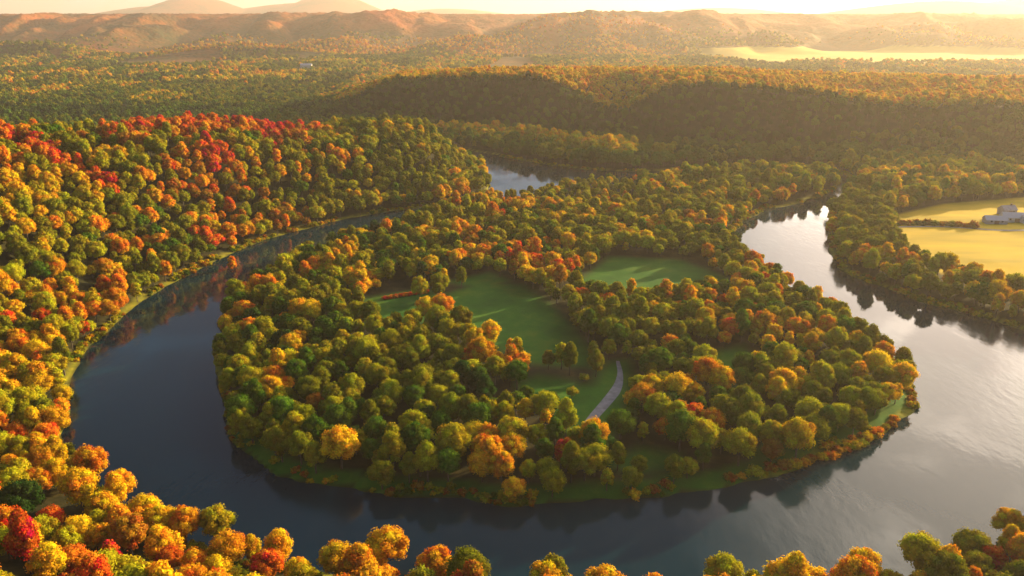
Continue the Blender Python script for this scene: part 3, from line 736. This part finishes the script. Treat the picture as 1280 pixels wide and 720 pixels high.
hs_ = [G(u, v, 3.3) for u, v in [(482,374),(532,366)]]
root = bpy.data.objects.new('hedge', None); col.objects.link(root); root.location = (hs_[0][0], hs_[0][1], 3.3)
tag(root, 'long low red-orange hedge at the far edge of the left clearing', 'hedge')
for j in range(9):
    t_ = j/8; o = bpy.data.objects.new('foliage', sh_me[j % 3]); col.objects.link(o); o.parent = root
    o.location = ((hs_[1][0]-hs_[0][0])*t_, (hs_[1][1]-hs_[0][1])*t_, 0); o.scale = (.95, .7, .8); o.rotation_euler = (0, 0, j*.9); o.color = (.62, .13, .02, 1)

# ------------------------------------------------------------------ light, sky, haze
EL, AZ = 11.2, 38.0
sd = Vector((math.cos(R(AZ))*math.cos(R(EL)), math.sin(R(AZ))*math.cos(R(EL)), math.sin(R(EL))))
sl = bpy.data.lights.new('sun', 'SUN'); sl.energy = 5.0; sl.angle = R(.5); sl.color = (1, .76, .37)
so = bpy.data.objects.new('sun', sl); col.objects.link(so); so.rotation_euler = sd.to_track_quat('Z', 'Y').to_euler()
w = bpy.data.worlds.new('World'); sc.world = w; w.use_nodes = True; nt = w.node_tree; nt.nodes.clear()
sky = N(nt, 'ShaderNodeTexSky', sky_type='NISHITA'); sky.sun_disc = False; sky.sun_elevation = R(EL); sky.sun_rotation = R(90-AZ)
sky.altitude = 2500; sky.air_density = 1.0; sky.dust_density = .6; sky.ozone_density = 2.0
bg = N(nt, 'ShaderNodeBackground', inp={'Strength': .05}); wo = N(nt, 'ShaderNodeOutputWorld')
tc = N(nt, 'ShaderNodeTexCoord'); mp = N(nt, 'ShaderNodeMapping', inp={'Scale': (1.0, 1.0, 3.2)}); nt.links.new(tc.outputs['Generated'], mp.inputs['Vector'])
cn = N(nt, 'ShaderNodeTexNoise', inp={'Scale': 3.4, 'Detail': 8.0, 'Roughness': .6, 'Distortion': .4}); nt.links.new(mp.outputs[0], cn.inputs['Vector'])
cr = N(nt, 'ShaderNodeValToRGB'); cr.color_ramp.elements[0].position = .52; cr.color_ramp.elements[1].position = .66
nt.links.new(cn.outputs['Fac'], cr.inputs['Fac'])
gm = N(nt, 'ShaderNodeVectorMath', operation='DOT_PRODUCT'); gm.inputs[1].default_value = sd; nt.links.new(tc.outputs['Generated'], gm.inputs[0])
pw = N(nt, 'ShaderNodeMapRange', interpolation_type='SMOOTHSTEP', inp={'From Min': .73, 'From Max': .92, 'To Min': 0.0, 'To Max': 1.0}); nt.links.new(gm.outputs['Value'], pw.inputs['Value'])
cf = N(nt, 'ShaderNodeMath', operation='MULTIPLY_ADD', inp={1: .75, 2: .35}); nt.links.new(cr.outputs['Color'], cf.inputs[0])
gf = N(nt, 'ShaderNodeMath', operation='MULTIPLY'); nt.links.new(pw.outputs[0], gf.inputs[0]); nt.links.new(cf.outputs[0], gf.inputs[1])
gc = N(nt, 'ShaderNodeMix', data_type='RGBA', blend_type='ADD'); gc.inputs[7].default_value = (88, 70, 52, 1)
nt.links.new(gf.outputs[0], gc.inputs[0]); nt.links.new(sky.outputs[0], gc.inputs[6])
cl = N(nt, 'ShaderNodeMath', operation='MULTIPLY', inp={1: .4}); nt.links.new(cr.outputs['Color'], cl.inputs[0])
mx = N(nt, 'ShaderNodeMix', data_type='RGBA'); nt.links.new(cl.outputs[0], mx.inputs[0]); nt.links.new(gc.outputs[2], mx.inputs[6]); mx.inputs[7].default_value = (2.0, 7, 11, 1)
nt.links.new(mx.outputs[2], bg.inputs['Color']); nt.links.new(bg.outputs[0], wo.inputs['Surface'])

bm = bmesh.new(); boxm(bm, -27500, 27500, -600, 29500, -8, 560)
me = bpy.data.meshes.new('haze'); bmesh.ops.recalc_face_normals(bm, faces=bm.faces); bm.to_mesh(me); bm.free()
hz = bpy.data.objects.new('haze', me); col.objects.link(hz); tag(hz, kind='stuff')
m, nt2, ns, lk = nmat('warm_haze'); out = N(nt2, 'ShaderNodeOutputMaterial'); pv = N(nt2, 'ShaderNodeVolumePrincipled')
pv.inputs['Color'].default_value = (1, .86, .76, 1); pv.inputs['Density'].default_value = .6e-4; pv.inputs['Anisotropy'].default_value = .42
lk.new(pv.outputs[0], out.inputs['Volume']); me.materials.append(m)

# ------------------------------------------------------------------ camera and render settings
cam = bpy.data.cameras.new('camera'); co = bpy.data.objects.new('camera', cam); col.objects.link(co); sc.camera = co
cam.sensor_width = 36; cam.lens = 36*F/W0; cam.clip_start = 1; cam.clip_end = 60000
co.location = (0, 0, CAMZ); co.rotation_euler = (math.pi/2-PITCH, 0, 0)
sc.view_settings.view_transform = 'Standard'; sc.view_settings.look = 'None'; sc.view_settings.exposure = 1.55; sc.view_settings.gamma = 1
cy = sc.cycles; cy.use_denoising = True
cy.max_bounces = 5; cy.diffuse_bounces = 1; cy.glossy_bounces = 3; cy.transmission_bounces = 2; cy.volume_bounces = 0; cy.sample_clamp_indirect = 6
cy.caustics_reflective = False; cy.caustics_refractive = False
